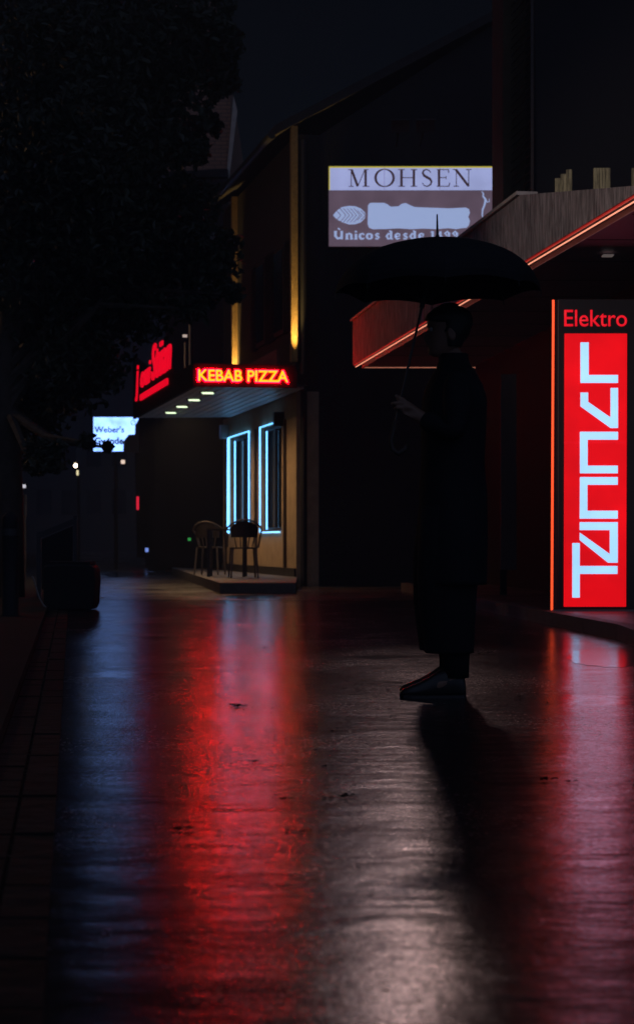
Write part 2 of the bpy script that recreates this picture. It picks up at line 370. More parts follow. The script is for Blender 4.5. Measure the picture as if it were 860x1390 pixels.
# ------------------------------------------------------------------ MOHSEN light box
M['lb_white'] = mat('lightbox_white', (.5,.5,.6), .4, emit=(.43,.49,.86), estr=.72, evar=.10)
M['lb_brown'] = mat('lightbox_brown', (.15,.1,.12), .4, emit=(.108,.076,.108), estr=.88, evar=.14)
M['lb_yellow'] = mat('lightbox_yellow_edge', (.5,.45,.1), .4, emit=(.50,.42,.05), estr=.9)
M['lb_ink'] = mat('lightbox_ink', (.06,.04,.05), .5, emit=(.10,.055,.075), estr=.35)
M['lb_light'] = mat('lightbox_pale_blue', (.4,.4,.6), .4, emit=(.31,.40,.66), estr=.92)
DS = 27.6
ls = thing('lightbox_sign', 'backlit rectangular MOHSEN sign with leaf emblem on the dark end wall', 'sign', P(557, 280, DS))
def SP(px, py, off=0): return P(px, py, DS) - Y*off
def rect(mb, x0, y0, x1, y1, th, off=0): mb.prism([SP(x0,y1,off), SP(x1,y1,off), SP(x1,y0,off), SP(x0,y0,off)], -Y*th)
mb = MB(); mb.prism([SP(445,335.5), SP(671,335.5), SP(671,224), SP(445,224)], Y*.22); mb.build('cabinet', M['dark'], ls)
for xx in (470, 640):
    mb = MB(); mb.box(P(xx, 250, DS)+Y*(.22+.28), (.06,.56 + (.30 if xx > 600 else 0),.06)); mb.build('bracket', M['dark'], ls)
mb = MB(); rect(mb, 446, 226, 670, 258.3, .008); mb.build('top_panel', M['lb_white'], ls)
mb = MB(); rect(mb, 446, 226, 670, 228, .003, .008); rect(mb, 667.6, 228.0, 670, 258, .003, .008); rect(mb, 446, 228.0, 447.6, 258, .003, .008); mb.build('yellow_edge', M['lb_yellow'], ls)
mb = MB(); rect(mb, 446, 258.8, 670, 334.5, .008); mb.build('lower_panel', M['lb_brown'], ls)
Q3 = lambda x, y: SP(440+x*240/860, 215+y*240/860, .012)       # coordinates measured in an enlarged view of the sign
# serif capitals
st = []
def serif(x, y, w_=26): st.append(([(x-w_/2, y), (x+w_/2, y)], 4))
y0, y1 = 56, 137
# M
st += [([(130,y0),(130,y1)], 4), ([(132,y0),(162,y1)], [12,12]), ([(162,y1),(196,y0)], 4), ([(200,y0),(200,y1)], 12)]
serif(127,y0,22); serif(130,y1,24); serif(203,y0,22); serif(202,y1,34)
# O
pts = [(292+44*cos(t), 96+42*sin(t)) for t in [2*pi*k/28 for k in range(29)]]; st.append((pts, [4+8*abs(cos(2*pi*k/28)) for k in range(29)]))
# H
st += [([(374,y0),(374,y1)], 12), ([(434,y0),(434,y1)], 12), ([(374,95),(434,95)], 4)]
for xx in (374, 434): serif(xx,y0,32); serif(xx,y1,32)
# S
S = [(516,72),(508,60),(495,55),(482,60),(477,72),(484,85),(497,93),(512,101),(520,114),(515,128),(500,138),(485,134),(474,120)]
st.append((S, [4,5,6,8,10,12,13,12,10,8,6,5,4]))
# E
st += [([(556,y0),(556,y1)], 12), ([(545,y0),(603,y0)], 4), ([(545,y1),(606,y1)], 4), ([(556,95),(590,95)], 4), ([(601,y0),(603,72)], 5), ([(604,y1),(608,120)], 5), ([(590,88),(590,103)], 4)]
# N
st += [([(640,y0),(640,y1)], 4), ([(638,y0),(700,y1)], 12), ([(700,y0),(700,y1)], 4)]
serif(634,y0,24); serif(640,y1,26); serif(700,y0,26)
strokes_mesh(st, Q3, -Y, .004, 'lettering', M['lb_ink'], ls)
# blank cloud-edged name plate shape
cl = [(212,230),(222,217),(290,217),(305,224),(322,236),(360,234),(375,222),(395,218),(415,228),(440,238),(520,241),(600,244),(650,242),(685,240),(702,248),(706,266),(698,285),(706,305),(702,325),(690,338),(668,340),(640,345),(600,340),(550,345),(480,342),(420,345),(360,341),(300,344),(235,345),(217,338),(210,320)]
mb = MB(); mb.prism([Q3(x, y) for x, y in cl], -Y*.004); mb.build('cloud_panel', M['lb_light'], ls)
# leaf emblem
lf = [(42,278),(60,255),(85,238),(120,232),(150,234),(178,245),(195,262),(201,276),(195,293),(178,311),(150,321),(120,322),(88,312),(60,297)]
mb = MB(); mb.prism([Q3(x, y) for x, y in lf], -Y*.004); lo = mb.build('leaf_emblem', M['lb_light'], ls)
ch = []
for k in range(8):
    x = 62+k*17; h = 34 if 0 < k < 6 else 24
    ch.append(([(x-4, 278-h), (x+h*.75, 278)], 3)); ch.append(([(x+h*.75, 278), (x-4, 278+h)], 3))
strokes_mesh(ch, lambda x, y: Q3(x, y)-Y*.0045, -Y, .003, 'veins', M['lb_brown'], lo)
# slab lettering, built from fat strokes
G_ = {
 'U': (52, [([(8,0),(8,22),(18,34),(32,32),(38,22)],[13,13,11,10,11]), ([(38,0),(38,38)],12), ([(0,0),(16,0)],5), ([(32,0),(44,0)],5), ([(20,-16),(30,-8)],7)]),
 'n': (40, [([(8,10),(8,38)],12), ([(8,16),(20,10),(29,16),(30,38)],[7,9,12,12]), ([(0,37),(16,37)],5), ([(23,37),(38,37)],5)]),
 'i': (20, [([(9,12),(9,38)],12), ([(9,-3),(9,5)],10), ([(1,37),(17,37)],5)]),
 'c': (33, [([(28,17),(20,10),(9,15),(6,25),(12,35),(22,37),(29,31)],[9,7,11,13,11,7,5])]),
 'o': (38, [([(18+12*cos(t),24+12.5*sin(t)) for t in [2*pi*k/16 for k in range(17)]],[6+6*abs(cos(2*pi*k/16)) for k in range(17)])]),
 's': (32, [([(25,14),(15,10),(8,16),(15,23),(24,29),(18,37),(6,34)],[8,7,10,11,10,7,8])]),
 'd': (40, [([(27,-2),(27,38)],12), ([(26,14),(14,11),(6,24),(13,36),(26,34)],[6,9,12,9,6]), ([(18,-2),(27,-2)],5), ([(27,37),(37,37)],5)]),
 'e': (36, [([(8,25),(27,23),(26,14),(16,10),(7,17),(6,27),(14,37),(28,33)],[5,5,9,7,11,12,9,5])]),
 ' ': (20, []),
 '1': (26, [([(12,0),(12,38)],12), ([(2,5),(12,0)],5), ([(2,37),(22,37)],5)]),
 '4': (36, [([(22,0),(22,38)],11), ([(22,1),(3,26),(33,26)],[5,6,6])]),
 '9': (36, [([(26,12),(16,0),(6,10),(14,21),(27,12),(24,30),(8,37)],[12,7,12,7,12,11,7])]),
}
sx = 46; ss = []
for chh in 'Unicos desde 1499':
    wd, sk = G_[chh]
    for pts, ws in sk: ss.append(([(sx+p[0]*1.0, 356+p[1]) for p in pts], ws))
    sx += wd*1.065
strokes_mesh(ss, Q3, -Y, .003, 'lettering', M['lb_light'], ls)
strokes_mesh([([(764,162),(772,172),(770,184),(782,200),(778,225),(768,250),(766,275),(770,296)],[4,6,8,10,9,8,6,3]), ([(772,184),(790,214),(800,212),(800,196)],[5,5,4,2])], Q3, -Y, .003, 'smoke_mark', M['lb_light'], ls)

# ------------------------------------------------------------------ electrical shop: canopy, upper block
M['conc'] = mat('streaked_concrete', (.27,.25,.26), .85, var=.75, scale=7, bump=.6, bscale=30, stretch=(9,9,.55), streak=(.40,.62))
M['conc_cap'] = mat('pale_capping', (.42,.39,.36), .6, var=.2)
M['boards'] = mat('weathered_boards', (.40,.36,.20), .85, var=.5, scale=9, stretch=(10,10,.6), streak=(.42,.6))
M['soffit_r'] = mat('rose_soffit', (.42,.30,.36), .45, var=.08, scale=2)
M['shopdark'] = mat('shop_dark_cladding', (.010,.010,.012), .8, var=.2, spec=.1)
M['brown'] = mat('brown_render', (.07,.05,.025), .9, var=.25)
M['strip'] = mat('orange_led_strip', (.5,.3,.2), .4, emit=(1.0,.36,.22), estr=1.25)
M['strip_red'] = mat('red_strip_glow', (.5,.02,.02), .4, emit=(1.0,.02,.02), estr=.22)
a2 = math.atan(346/F); V = Vector((-sin(a2), cos(a2), 0)); V1 = V/V.y
eb = thing('electrical_shop', 'dark shop building with concrete canopy outlined by an orange light strip', 'building', (2.2,18,0))
FE = Vector((.564, 26.9, 0))
def EP(d, z, off=0): return FE + V1*(d-26.9) + Z*z + Vector((cos(a2), sin(a2), 0))*off
HS = 3.19; HT = 3.87
mb = MB(); mb.prism([EP(26.9,HS+.05,-.05), EP(13.6,HS+.05,-.05), EP(11,HS+.05,-.05), EP(11,HS+.09,-.05), EP(13.55,HS+.09,-.05), EP(17.1,HT,-.05), EP(26.9,HT,-.05)], Vector((cos(a2), sin(a2), 0))*.12)
mb.build('canopy_fascia', M['conc'], eb)
mb = MB(); mb.prism([EP(26.95,HT+.002,-.08), EP(17.1,HT+.002,-.08), EP(17.1,HT+.035,-.08), EP(26.95,HT+.035,-.08)], Vector((cos(a2), sin(a2), 0))*.2); mb.build('capping', M['conc_cap'], eb)
R2 = Vector((cos(a2), sin(a2), 0))
mb = MB(); mb.prism([EP(26.88,HS,.075), EP(11,HS,.075), EP(11,HS,.075)+X*7, EP(26.88,HS,.075)+X*7], Z*.05); mb.build('canopy_soffit', M['soffit_r'], eb)
mb = MB(); mb.prism([EP(26.88,HS+.055,.08), EP(11,HS+.055,.08), EP(11,HS+.055,.08)+X*7, EP(26.88,HS+.055,.08)+X*7], Z*.02); mb.build('canopy_roof', M['roof'], eb)
# soffit joints
mb = MB()
for i in range(12):
    d = 11.8+i*1.2; mb.prism([EP(d,HS-.001,.1), EP(d,HS-.001,.1)+X*6.5, EP(d+.012,HS-.001,.1)+X*6.5, EP(d+.012,HS-.001,.1)], -Z*.003)
mb.build('soffit_joints', M['dark'], eb)
mb = MB(); mb.tube([EP(26.8,HS+.012,-.02), EP(11,HS+.012,-.02)], .006, 6); mb.build('light_strip', M['strip'], eb)
mb = MB(); mb.prism([EP(26.8,HS+.030,-.056), EP(11,HS+.030,-.056), EP(11,HS+.040,-.056), EP(26.8,HS+.040,-.056)], R2*.02); mb.build('strip_glow_edge', M['strip_red'], eb)  # red fringe of the strip's light, put into an emissive edge piece
p = EP(26.75, HS+.008, .06); mb = MB(); mb.tube([p+X*.04, p+X*1.95], .011, 6); mb.build('light_strip', M['strip'], eb)
M['tubewhite'] = mat('small_white_tube', (.6,.6,.6), .4, emit=(1,.8,.75), estr=.08)
mb = MB(); d = 16.1; mb.box(Vector((gx(824,d), d, HS-.03)), (.09,.10,.012)); mb.build('soffit_light', M['tubewhite'], eb)
# shop body beneath the canopy, standing back
mb = MB(); mb.prism([EP(16.55,.1,1.25), EP(16.55,.1,1.25)+X*6, EP(26.2,.1,1.6)+X*6, EP(26.2,.1,1.6)], Z*(HS-.102)); mb.build('ground_floor_wall', M['shopdark'], eb)
mb = MB(); mb.box(Vector((gx(690,19), 19.05, 1.4)), (.16,.05,2.0)); mb.build('door_post', M['darkwood'], eb)
wl = MB(); p = EP(20.5,.1,.62); wl.box(p+Z*.95, (.07,.07,1.9)); wl.build('canopy_post', M['shopdark'], eb)
# upper block with louvres
mb = MB(); mb.prism([(2.16,18.55,3.28),(9,18.55,3.28),(9,26,3.28),(3.6,26,3.28),(2.16,19.4,3.28)], Z*7); mb.build('upper_wall', M['black'], eb)
mb = MB(); mb.prism([(1.925,19.3,3.28),(2.155,19.3,3.28),(2.155,20.5,3.28),(1.925,20.5,3.28)], Z*7); mb.build('corner_pier', M['brown'], eb)
mb = MB(); mb.box((2.135,18.52,6.5), (.03,.03,6.4)); mb.build('louvre_rail', M['conc_cap'] if 0 else M['darkwood'], eb)
mb = MB()
for i in range(44):
    z = 3.98+i*.085; mb.prism([(2.155,18.53,z),(2.155,18.63,z),(2.0,19.25,z-.075),(2.0,19.15,z-.075)], Z*.012)
mb.build('louvres', M['darkwood'], eb)
# weathered boards standing on the canopy roof
for i, px0 in enumerate((753, 805, 857, 909)):
    mb = MB(); d = 17.45
    for k in range(3):
        x0 = gx(px0+k*7.6, d); x1 = gx(px0+k*7.6+7.2, d); z1 = gz(228 + (0 if i else (14-k*6)), d)
        mb.prism([(x0,d,HS+.078),(x1,d,HS+.078),(x1,d+.03,HS+.078),(x0,d+.03,HS+.078)], Z*(z1-HS-.078))
    mb.build('screen_board', M['boards'], eb)
# thin cable of small lamps rising over the boards
mb = MB()
for k in range(14):
    d = 17.3-k*.16; mb.box(EP(d, .69+(735-(232-(k*4.2)))/F*d, .55)*1.0, (.014,.014,.014))
# ------------------------------------------------------------------ totem sign
M['totem_red'] = mat('totem_red_face', (.5,.01,.02), .35, emit=(.80,.0025,.006), estr=.92, evar=.16)
M['totem_white'] = mat('totem_pale_letter', (.5,.6,.65), .35, emit=(.30,.56,.90), estr=1.35, evar=.08)
M['totem_text'] = mat('totem_red_text', (.5,.01,.02), .35, emit=(.8,.008,.02), estr=1.0)
M['vneon'] = mat('orange_red_neon', (.5,.1,.02), .4, emit=(1.0,.075,.02), estr=1.5)
DT = 15.8
tt = thing('totem_sign', 'tall backlit red totem sign reading Elektro with pale vertical letters', 'sign', (gx(806,DT),DT+.1,.10))
TP = lambda zx, zy, off=0: P(640+zx/2.895, 380+zy/2.895, DT) - Y*off
mb = MB(); p0 = TP(335,1315); p1 = TP(636,75); mb.prism([(p0.x,DT,.10),(p1.x+.05,DT,.10),(p1.x+.05,DT,p1.z),(p0.x,DT,p1.z)], Y*.22); mb.build('cabinet', M['dark'], tt, bevel=.01)
mb = MB(); mb.prism([TP(360,1284), TP(604,1284), TP(608,211), TP(363,211)], -Y*.008); mb.build('red_panel', M['totem_red'], tt)
text_mesh('Elektro', TP(608,0).x-TP(362,0).x, TP(0,118).z-TP(0,183).z, TP(362,183,.001), X, Z, M['totem_text'], 'lettering', tt, offset=.003, extrude=.006)
mb = MB()
def tpoly(pts): b_ = MB(); b_.prism([TP(x, y, .009) for x, y in pts], -Y*.006); b_.build('letter', M['totem_white'], tt)
tpoly([(425,246),(457,246),(457,374),(572,374),(572,405),(425,405)])
tpoly([(425,443),(455,443),(455,480),(543,541),(543,425),(572,425),(572,582),(543,582),(425,497)])
tpoly([(423,597),(572,597),(572,628),(453,628),(453,730),(571,730),(571,760),(423,760)])
tpoly([(423,775),(571,775),(571,805),(452,805),(452,907),(571,907),(571,938),(422,938)])
tpoly([(422,952),(571,952),(571,1111),(533,1111),(422,1022),(422,993),(540,1077),(540,983),(422,983)])
tpoly([(393,1034),(422,1034),(422,1124),(570,1124),(570,1155),(422,1155),(422,1248),(393,1248)])
mb = MB(); mb.tube([TP(312,1322)-Y*.02, TP(318,80)-Y*.02], .010, 8); nt = mb.build('neon_tube', M['vneon'], tt)
mb = MB(); mb.prism([TP(318,1325,-.0), TP(336,1325,-.0), TP(336,80), TP(322,80)], Y*.02); mb.build('edge_fin', M['dark'], tt)

# ------------------------------------------------------------------ background buildings
M['brick'] = bpy.data.materials.new('brown_brick'); M['brick'].use_nodes = True
nn = M['brick'].node_tree.nodes; LL = M['brick'].node_tree.links; br = nn.new('ShaderNodeTexBrick'); tc = nn.new('ShaderNodeTexCoord'); mp = nn.new('ShaderNodeMapping')
mp.inputs['Rotation'].default_value = (R(90), 0, 0)
LL.new(tc.outputs['Object'], mp.inputs[0]); LL.new(mp.outputs[0], br.inputs['Vector']); br.inputs['Scale'].default_value = 1
br.inputs['Brick Width'].default_value = .27; br.inputs['Row Height'].default_value = .09; br.inputs['Mortar Size'].default_value = .009
br.inputs['Color1'].default_value = (.30,.17,.12,1); br.inputs['Color2'].default_value = (.24,.135,.10,1); br.inputs['Mortar'].default_value = (.10,.07,.06,1)
LL.new(br.outputs[0], nn['Principled BSDF'].inputs['Base Color']); nn['Principled BSDF'].inputs['Roughness'].default_value = .9
D = 42
hb = thing('townhouse', 'tall brick gabled townhouse partly hidden behind the tree leaves', 'building', (gx(280,D),D,0))
mb = MB(); mb.prism([(gx(225,D),D,0),(gx(312,D),D,0),(gx(313,D),D,gz(140,D)),(gx(290,D),D,gz(-10,D)),(gx(225,D),D,gz(-60,D))], Y*10); mb.build('wall', M['brick'], hb)
mb = MB(); mb.prism([P(307,242,D-.1),P(311,242,D-.1),P(322,150,D-.1),P(317,130,D-.1)], Y*.1); mb.build('verge_board', M['conc_cap'], hb)
mb = MB(); mb.prism([P(225,240,D-.3),P(309,240,D-.3),P(309,229,D-.3),P(225,233,D-.3)], Y*.29); mb.build('ledge', M['black'], hb)
mb = MB(); mb.prism([P(200,775,D-.5),P(309,770,D-.5),P(309,243,D-.5),P(240,243,D-.5)], Y*.4); mb.build('lower_wall', M['black'], hb)
mb = MB(); mb.prism([P(262,395,D-.6),P(292,395,D-.6),P(292,300,D-.6),P(262,300,D-.6)], Y*.08); f=mb.build('window', M['glass'], hb)

D = 52
db = thing('townhouse', 'dark unlit townhouse with an arched passage beyond the restaurant', 'building', (gx(230,D),D,0))
mb = MB(); mb.prism([P(186,756,D).xyz,(gx(262,D),D,0),(gx(262,D),D,gz(640,D)),(gx(205,D),D,gz(500,D)),(gx(180,D),D,gz(480,D))], Y*12); mb.build('wall', M['black'], db)
for px in (256, 262.5, 268):
    mb = MB(); d = D-.2; mb.box((gx(px-2,d), d, gz(660,d)), (.06,.1,.55)); mb.build('slat', M['pilaster'] if 0 else M['darkwood'], db)
mb = MB(); pts = [P(225,720,D-.2), P(225,650,D-.2), P(228,645,D-.2), P(236,640,D-.2)]; mb.tube(pts, .06); mb.build('door_arch', M['endwall'], db)

D = 118
fb = thing('street_end_building', 'black unlit building closing off the far end of the street', 'building', (gx(150,D),D,0))
mb = MB(); mb.prism([(gx(-150,D),D,0),(gx(330,D),D,0),(gx(330,D),D,13),(gx(180,D),D,17),(gx(20,D),D,13),(gx(-150,D),D,13)], Y*10); mb.build('wall', M['endwall'], fb)
for i in range(5):
    for j in range(2):
        mb = MB(); mb.box((gx(60+i*34,D), D-.03, 3.2+j*3), (.9,.05,1.5)); mb.build('window', M['glass'], fb)
# left row beside the pavement
lb = thing('left_building', 'black shop row standing back along the left pavement', 'building', gut(60,-4.2))
mb = MB(); mb.prism([gut(30,-4.2), gut(112,-4.2), gut(112,-12), gut(30,-12)], Z*9); mb.build('wall', M['endwall'], lb)

# far blue light box (partly covered by leaves)
DW = 46
ws = thing('lightbox_sign', "small pale blue lightbox sign reading Weber's hanging far down the street", 'sign', P(157,590,DW))
M['wb'] = mat('blue_white_lightbox', (.4,.5,.7), .4, emit=(.20,.37,.92), estr=2.9, evar=.3)
M['wb_ink'] = mat('navy_ink', (.01,.02,.06), .5, emit=(.01,.03,.09), estr=.6)
WQ = lambda zx, zy, off=0: P(115+zx/9.556, 555+zy/9.556, DW)-Y*off
mb = MB(); mb.prism([WQ(105,560), WQ(705,560), WQ(705,100), WQ(105,100)], Y*.2); mb.build('cabinet', M['dark'], ws)
mb = MB(); mb.prism([WQ(115,550), WQ(500,550), WQ(505,420), WQ(570,335), WQ(650,330), WQ(655,210), WQ(700,135), WQ(690,108), WQ(115,108)], -Y*.01); mb.build('face', M['wb'], ws)
text_mesh("Weber's", WQ(515,0).x-WQ(128,0).x, WQ(0,225).z-WQ(0,308).z, WQ(128,308,.011), X, Z, M['wb_ink'], 'lettering', ws, offset=.02, extrude=.004)
text_mesh("Gwinde", WQ(505,0).x-WQ(130,0).x, WQ(0,370).z-WQ(0,460).z, WQ(130,460,.011), X, Z, M['wb_ink'], 'lettering', ws, offset=.035, extrude=.004)
ring = [(630+28*cos(2*pi*k/16), 178+34*sin(2*pi*k/16)) for k in range(17)]
strokes_mesh([(ring, 7), ([(612,200),(650,160)],6)], lambda x, y: WQ(x, y, .011), -Y, .004, 'round_emblem', M['wb_ink'], ws)
mb = MB(); mb.tube([WQ(400,560)+Y*.1, Vector((WQ(400,560).x, DW+.1, 0))], .05); mb.build('pole', M['dark'], ws)

# ------------------------------------------------------------------ tree
M['leaf'] = mat('dark_leaf', (.02,.028,.014), .6, var=.4, scale=20)
M['bark'] = mat('bark', (.05,.04,.032), .9, var=.4, bump=.8, bscale=20)
DTree = 21.5
tx = gx(12, DTree)
tr = thing('tree', 'large dark leafy street tree overhanging the left side of the street', 'tree', (tx, DTree, 0))
tw = MB(); tw.tube([(tx,DTree,.04),(tx+.02,DTree,1.2),(tx-.05,DTree+.05,2.6),(tx+.1,DTree,4.2),(tx+.05,DTree,6.2),(tx+.2,DTree,9)], [.19,.15,.13,.11,.08,.03], 12)
tw.build('trunk', M['bark'], tr, smooth=True)
br_ = MB()
clumps = [(60,60,150),(190,60,120),(270,35,62),(120,220,150),(225,180,62),(205,120,90),(20,330,150),(150,340,110),(240,330,82),(285,375,46),(255,270,40),(90,440,110),(180,408,52),(98,505,62),(40,560,60),(112,492,38),(300,110,26),(262,205,20),(290,170,14),(262,420,20),(300,60,30),(310,330,18),(315,400,14),(146,607,6),(118,600,10),(60,620,30)]
LV = MB(); lv = []; lf_ = []
random.seed(11)
def add_leaf(c, size):
    n_ = Vector((random.gauss(0,1), random.gauss(0,1), random.gauss(0,1))).normalized()
    u = n_.orthogonal().normalized(); u.rotate(Quaternion(n_, random.random()*6.28)); v = n_.cross(u)
    i = len(lv); s = size
    fold = n_*s*.12
    lv.extend([c - u*s*.5, c - u*s*.12 + v*s*.28 + fold, c + u*s*.25 + v*s*.2 + fold, c + u*s*.58, c + u*s*.25 - v*s*.2 + fold, c - u*s*.12 - v*s*.28 + fold])
    lf_.append([i, i+1, i+2, i+3]); lf_.append([i, i+3, i+4, i+5])
for (px, py, r) in clumps:
    d = DTree + random.uniform(-.8, .8)
    if py > 560: d = DTree-1.5
    c = P(px, py, d); rr = r/F*d
    br_.tube([Vector((tx, DTree, max(2.2, c.z-.9-rr*.3))), (Vector((tx, DTree, c.z))+c)/2 + Z*.1, c], [.06,.04,.012], 6)
    nl = int(620*(r/100)**1.75)*4 + 40
    for k in range(nl):
        q = Vector((random.gauss(0,1), random.gauss(0,1), random.gauss(0,1))).normalized()*(random.random()**.45)
        lump = 1+.16*sin(5*q.x+px)+.14*sin(7*q.z+py)
        add_leaf(c+Vector((q.x, q.y*.9, q.z))*rr*lump, random.uniform(.07, .13))
me = bpy.data.meshes.new('crown'); me.from_pydata([tuple(v) for v in lv], [], lf_); me.materials.append(M['leaf'])
co = bpy.data.objects.new('crown', me); col.objects.link(co); setparent(co, tr)
br_.build('limbs', M['bark'], tr)

# ------------------------------------------------------------------ street lamps and small lights
M['lampglow'] = mat('warm_lamp_glow', (.8,.7,.5), .4, emit=(1.0,.80,.55), estr=12)
DL = 60
sl_ = thing('street_lamp', 'distant warm street lamp glowing beyond the tree', 'street lamp', (gx(103,DL)+.0,DL,0))
mb = MB(); mb.tube([(gx(107,DL),DL,0),(gx(107,DL),DL,gz(645,DL)),(gx(106,DL),DL,gz(628,DL)),(gx(103,DL),DL,gz(626,DL))], .05); mb.build('pole', M['dark'], sl_)
def ball(c, r, n=10):
    b_ = MB(); rings = []
    for i in range(1, n): t = pi*i/n; rings.append([Vector(c)+Vector((r*sin(t)*cos(2*pi*k/n), r*sin(t)*sin(2*pi*k/n), -r*cos(t))) for k in range(n)])
    b_.loft(rings); return b_
ball(P(103,632,DL), .065).build('lamp_globe', M['lampglow'], sl_)
b_ = MB(); b_.box(P(106,642,DL)-Y*.1, (.06,.05,.16)); b_.build('lower_lamp', mat('lower_lamp_glow', (.7,.7,.5), .4, emit=(.8,.7,.4), estr=1.2), sl_)
# pedestrian signal
sg = thing('pedestrian_signal', 'small signal head with a cyan-green light on a post at far left', 'traffic signal', (gx(28,30),30,.05))
mb = MB(); mb.tube([(gx(31,30),30.1,.05),(gx(31,30),30.1,gz(676,30))], .04); mb.build('post', M['dark'], sg)
mb = MB(); mb.box((gx(29,30),30,gz(686,30)), (.16,.12,.34)); mb.build('signal_head', M['dark'], sg)
mb = MB(); mb.tube([(gx(27,30),29.935,gz(690,30)),(gx(27,30),29.92,gz(690,30))], .042, 10); mb.build('green_lens', mat('cyan_lens', (0,.3,.4), .4, emit=(.03,.5,.75), estr=1.6), sg)
def lamp(px, py, d, r, c, e, label, h=1):
    b_ = thing('wall_lamp', label, 'lamp', P(px, py, d))
    m_ = MB(); m_.box(P(px, py, d)+Y*.06, (r*3,.08,r*3.4*h)); m_.build('housing', M['black'], b_)
    m_ = MB(); m_.box(P(px, py, d)-Y*.0, (r*2,.03,r*2*h)); m_.build('lens', mat('lamp_lens', c, .4, emit=c, estr=e), b_)
    return b_
lamp(167,627,60,.06,(1,.75,.6),1.0,'faint warm lamp below the blue lightbox sign')
lamp(187,683,51,.03,(1,.02,.06),.8,'narrow red upright light far down the street',6)
lamp(216,704,50,.035,(.3,.9,.8),.9,'tiny turquoise light beside the dark doorway')
lamp(257,732,38,.03,(.05,.5,.1),.5,'tiny green light left of the terrace chairs')
lamp(33,660,34,.03,(.8,.8,.9),.7,'tiny white light above the cyan-green signal')
lamp(251,456,38,.045,(.9,.7,.6),.5,'small pale light beside the awning roof pipes',.6)
for x, lab in ((199.5,'left of two bluish lights low on the road edge'),(205,'right of two bluish lights low on the road edge')):
    d = 48; b_ = MB(); b_.box((gx(x,d),d,.18), (.09,.06,.36)); b_.box((gx(x,d),d,.365), (.10,.07,.02)); g_ = thing('marker_light', lab, 'lamp', (gx(x,d),d,0)); b_.build('stem', M['black'], g_)
    b_ = MB(); b_.box((gx(x,d),d-.04,gz(746.5,d)), (.08,.02,.10)); b_.build('lens', bpy.data.materials.get('marker_blue') or mat('marker_blue', (.2,.3,.8), .4, emit=(.2,.32,.85), estr=.9), g_)
# uplights at pilaster feet
def uplight(loc, aim, name, energy, spot, blend, label):
    u_ = thing('uplight', label, 'lamp', loc, 'uplights above the awning')
    m_ = MB(); ax = (aim-loc).normalized(); m_.tube([loc-ax*.12, loc-ax*.02], [.035,.05], 10); m_.tube([loc-ax*.1, loc-ax*.1+U*0-Z*.12], .012, 6); m_.build('housing', M['dark'], u_)
    l_ = bpy.data.lights.new(name, 'SPOT'); l_.energy = energy; l_.spot_size = R(spot); l_.spot_blend = blend; l_.color = (1.0,.62,.16); l_.shadow_soft_size = .02
    lo_ = bpy.data.objects.new(name, l_); col.objects.link(lo_); lo_.location = loc
    lo_.rotation_euler = (aim-loc).to_track_quat('-Z', 'Y').to_euler(); lo_.parent = u_; lo_.location = (0,0,0)
p = C0 - U*.185 + N*.05 + Z*3.40; uplight(p, C0 - U*.11 + N*.05 + Z*5.6, 'uplight_beam', 380, 30, 1, 'small uplight at the foot of the gold pilaster on the building corner')
p = W(5.17,3.42,.06); uplight(p, W(5.25,5.6,.06), 'uplight_beam', 380, 30, 1, 'small uplight at the foot of the pilaster nearer the red script sign')
# boxes on the wall beside the windows
mb = MB(); mb.box(W(1.0,2.62,.08), (.13,.16,.22), (U, N, Z)); tag(mb.build('wall_speaker', M['dark'], bevel=.01), 'dark wall speaker above the right neon window', 'speaker', 'speakers above the neon windows')
mb = MB(); mb.box(W(6.25,2.72,.08), (.16,.16,.26), (U, N, Z)); tag(mb.build('wall_speaker', M['metal'], bevel=.01), 'pale wall speaker above the left neon window', 'speaker', 'speakers above the neon windows')
# two floodlights added above the light box, backlighting the person and whitening the road
for px, lab in ((543,'left added floodlight on the dark wall above the lightbox sign'),(577,'right added floodlight on the dark wall above the lightbox sign')):
    fl = Vector((gx(px,27.2), 27.2, 6.75)); aim = Vector((.8, 27.2-6.75/math.tan(R(18.6)), 0)); ax = (aim-fl).normalized()
    f_ = thing('floodlight', lab, 'floodlight', fl, 'added floodlights above the lightbox sign')
    side = ax.cross(Z).normalized(); up_ = side.cross(ax)
    m_ = MB(); m_.box(fl-ax*.10, (.26,.16,.18), (side, ax, up_)); m_.box(fl-ax*.01+up_*.095, (.28,.16,.012), (side, ax, up_)); m_.build('housing', M['dark'], f_)
    m_ = MB(); m_.tube([fl-ax*.18, fl-ax*.30+Y*.5, fl+Y*1.3], .02, 8); m_.build('arm', M['dark'], f_)
    aim_ = ax
    l_ = bpy.data.lights.new('added_flood_beam', 'SPOT'); l_.energy = FLOOD; l_.color = (1.0,.64,.60); l_.shadow_soft_size = .22; l_.spot_size = R(12.2); l_.spot_blend = .5
    lo_ = bpy.data.objects.new('added_flood_beam', l_); col.objects.link(lo_); lo_.parent = f_; lo_.location = (0,0,0); lo_.rotation_euler = ax.to_track_quat('-Z','Y').to_euler()

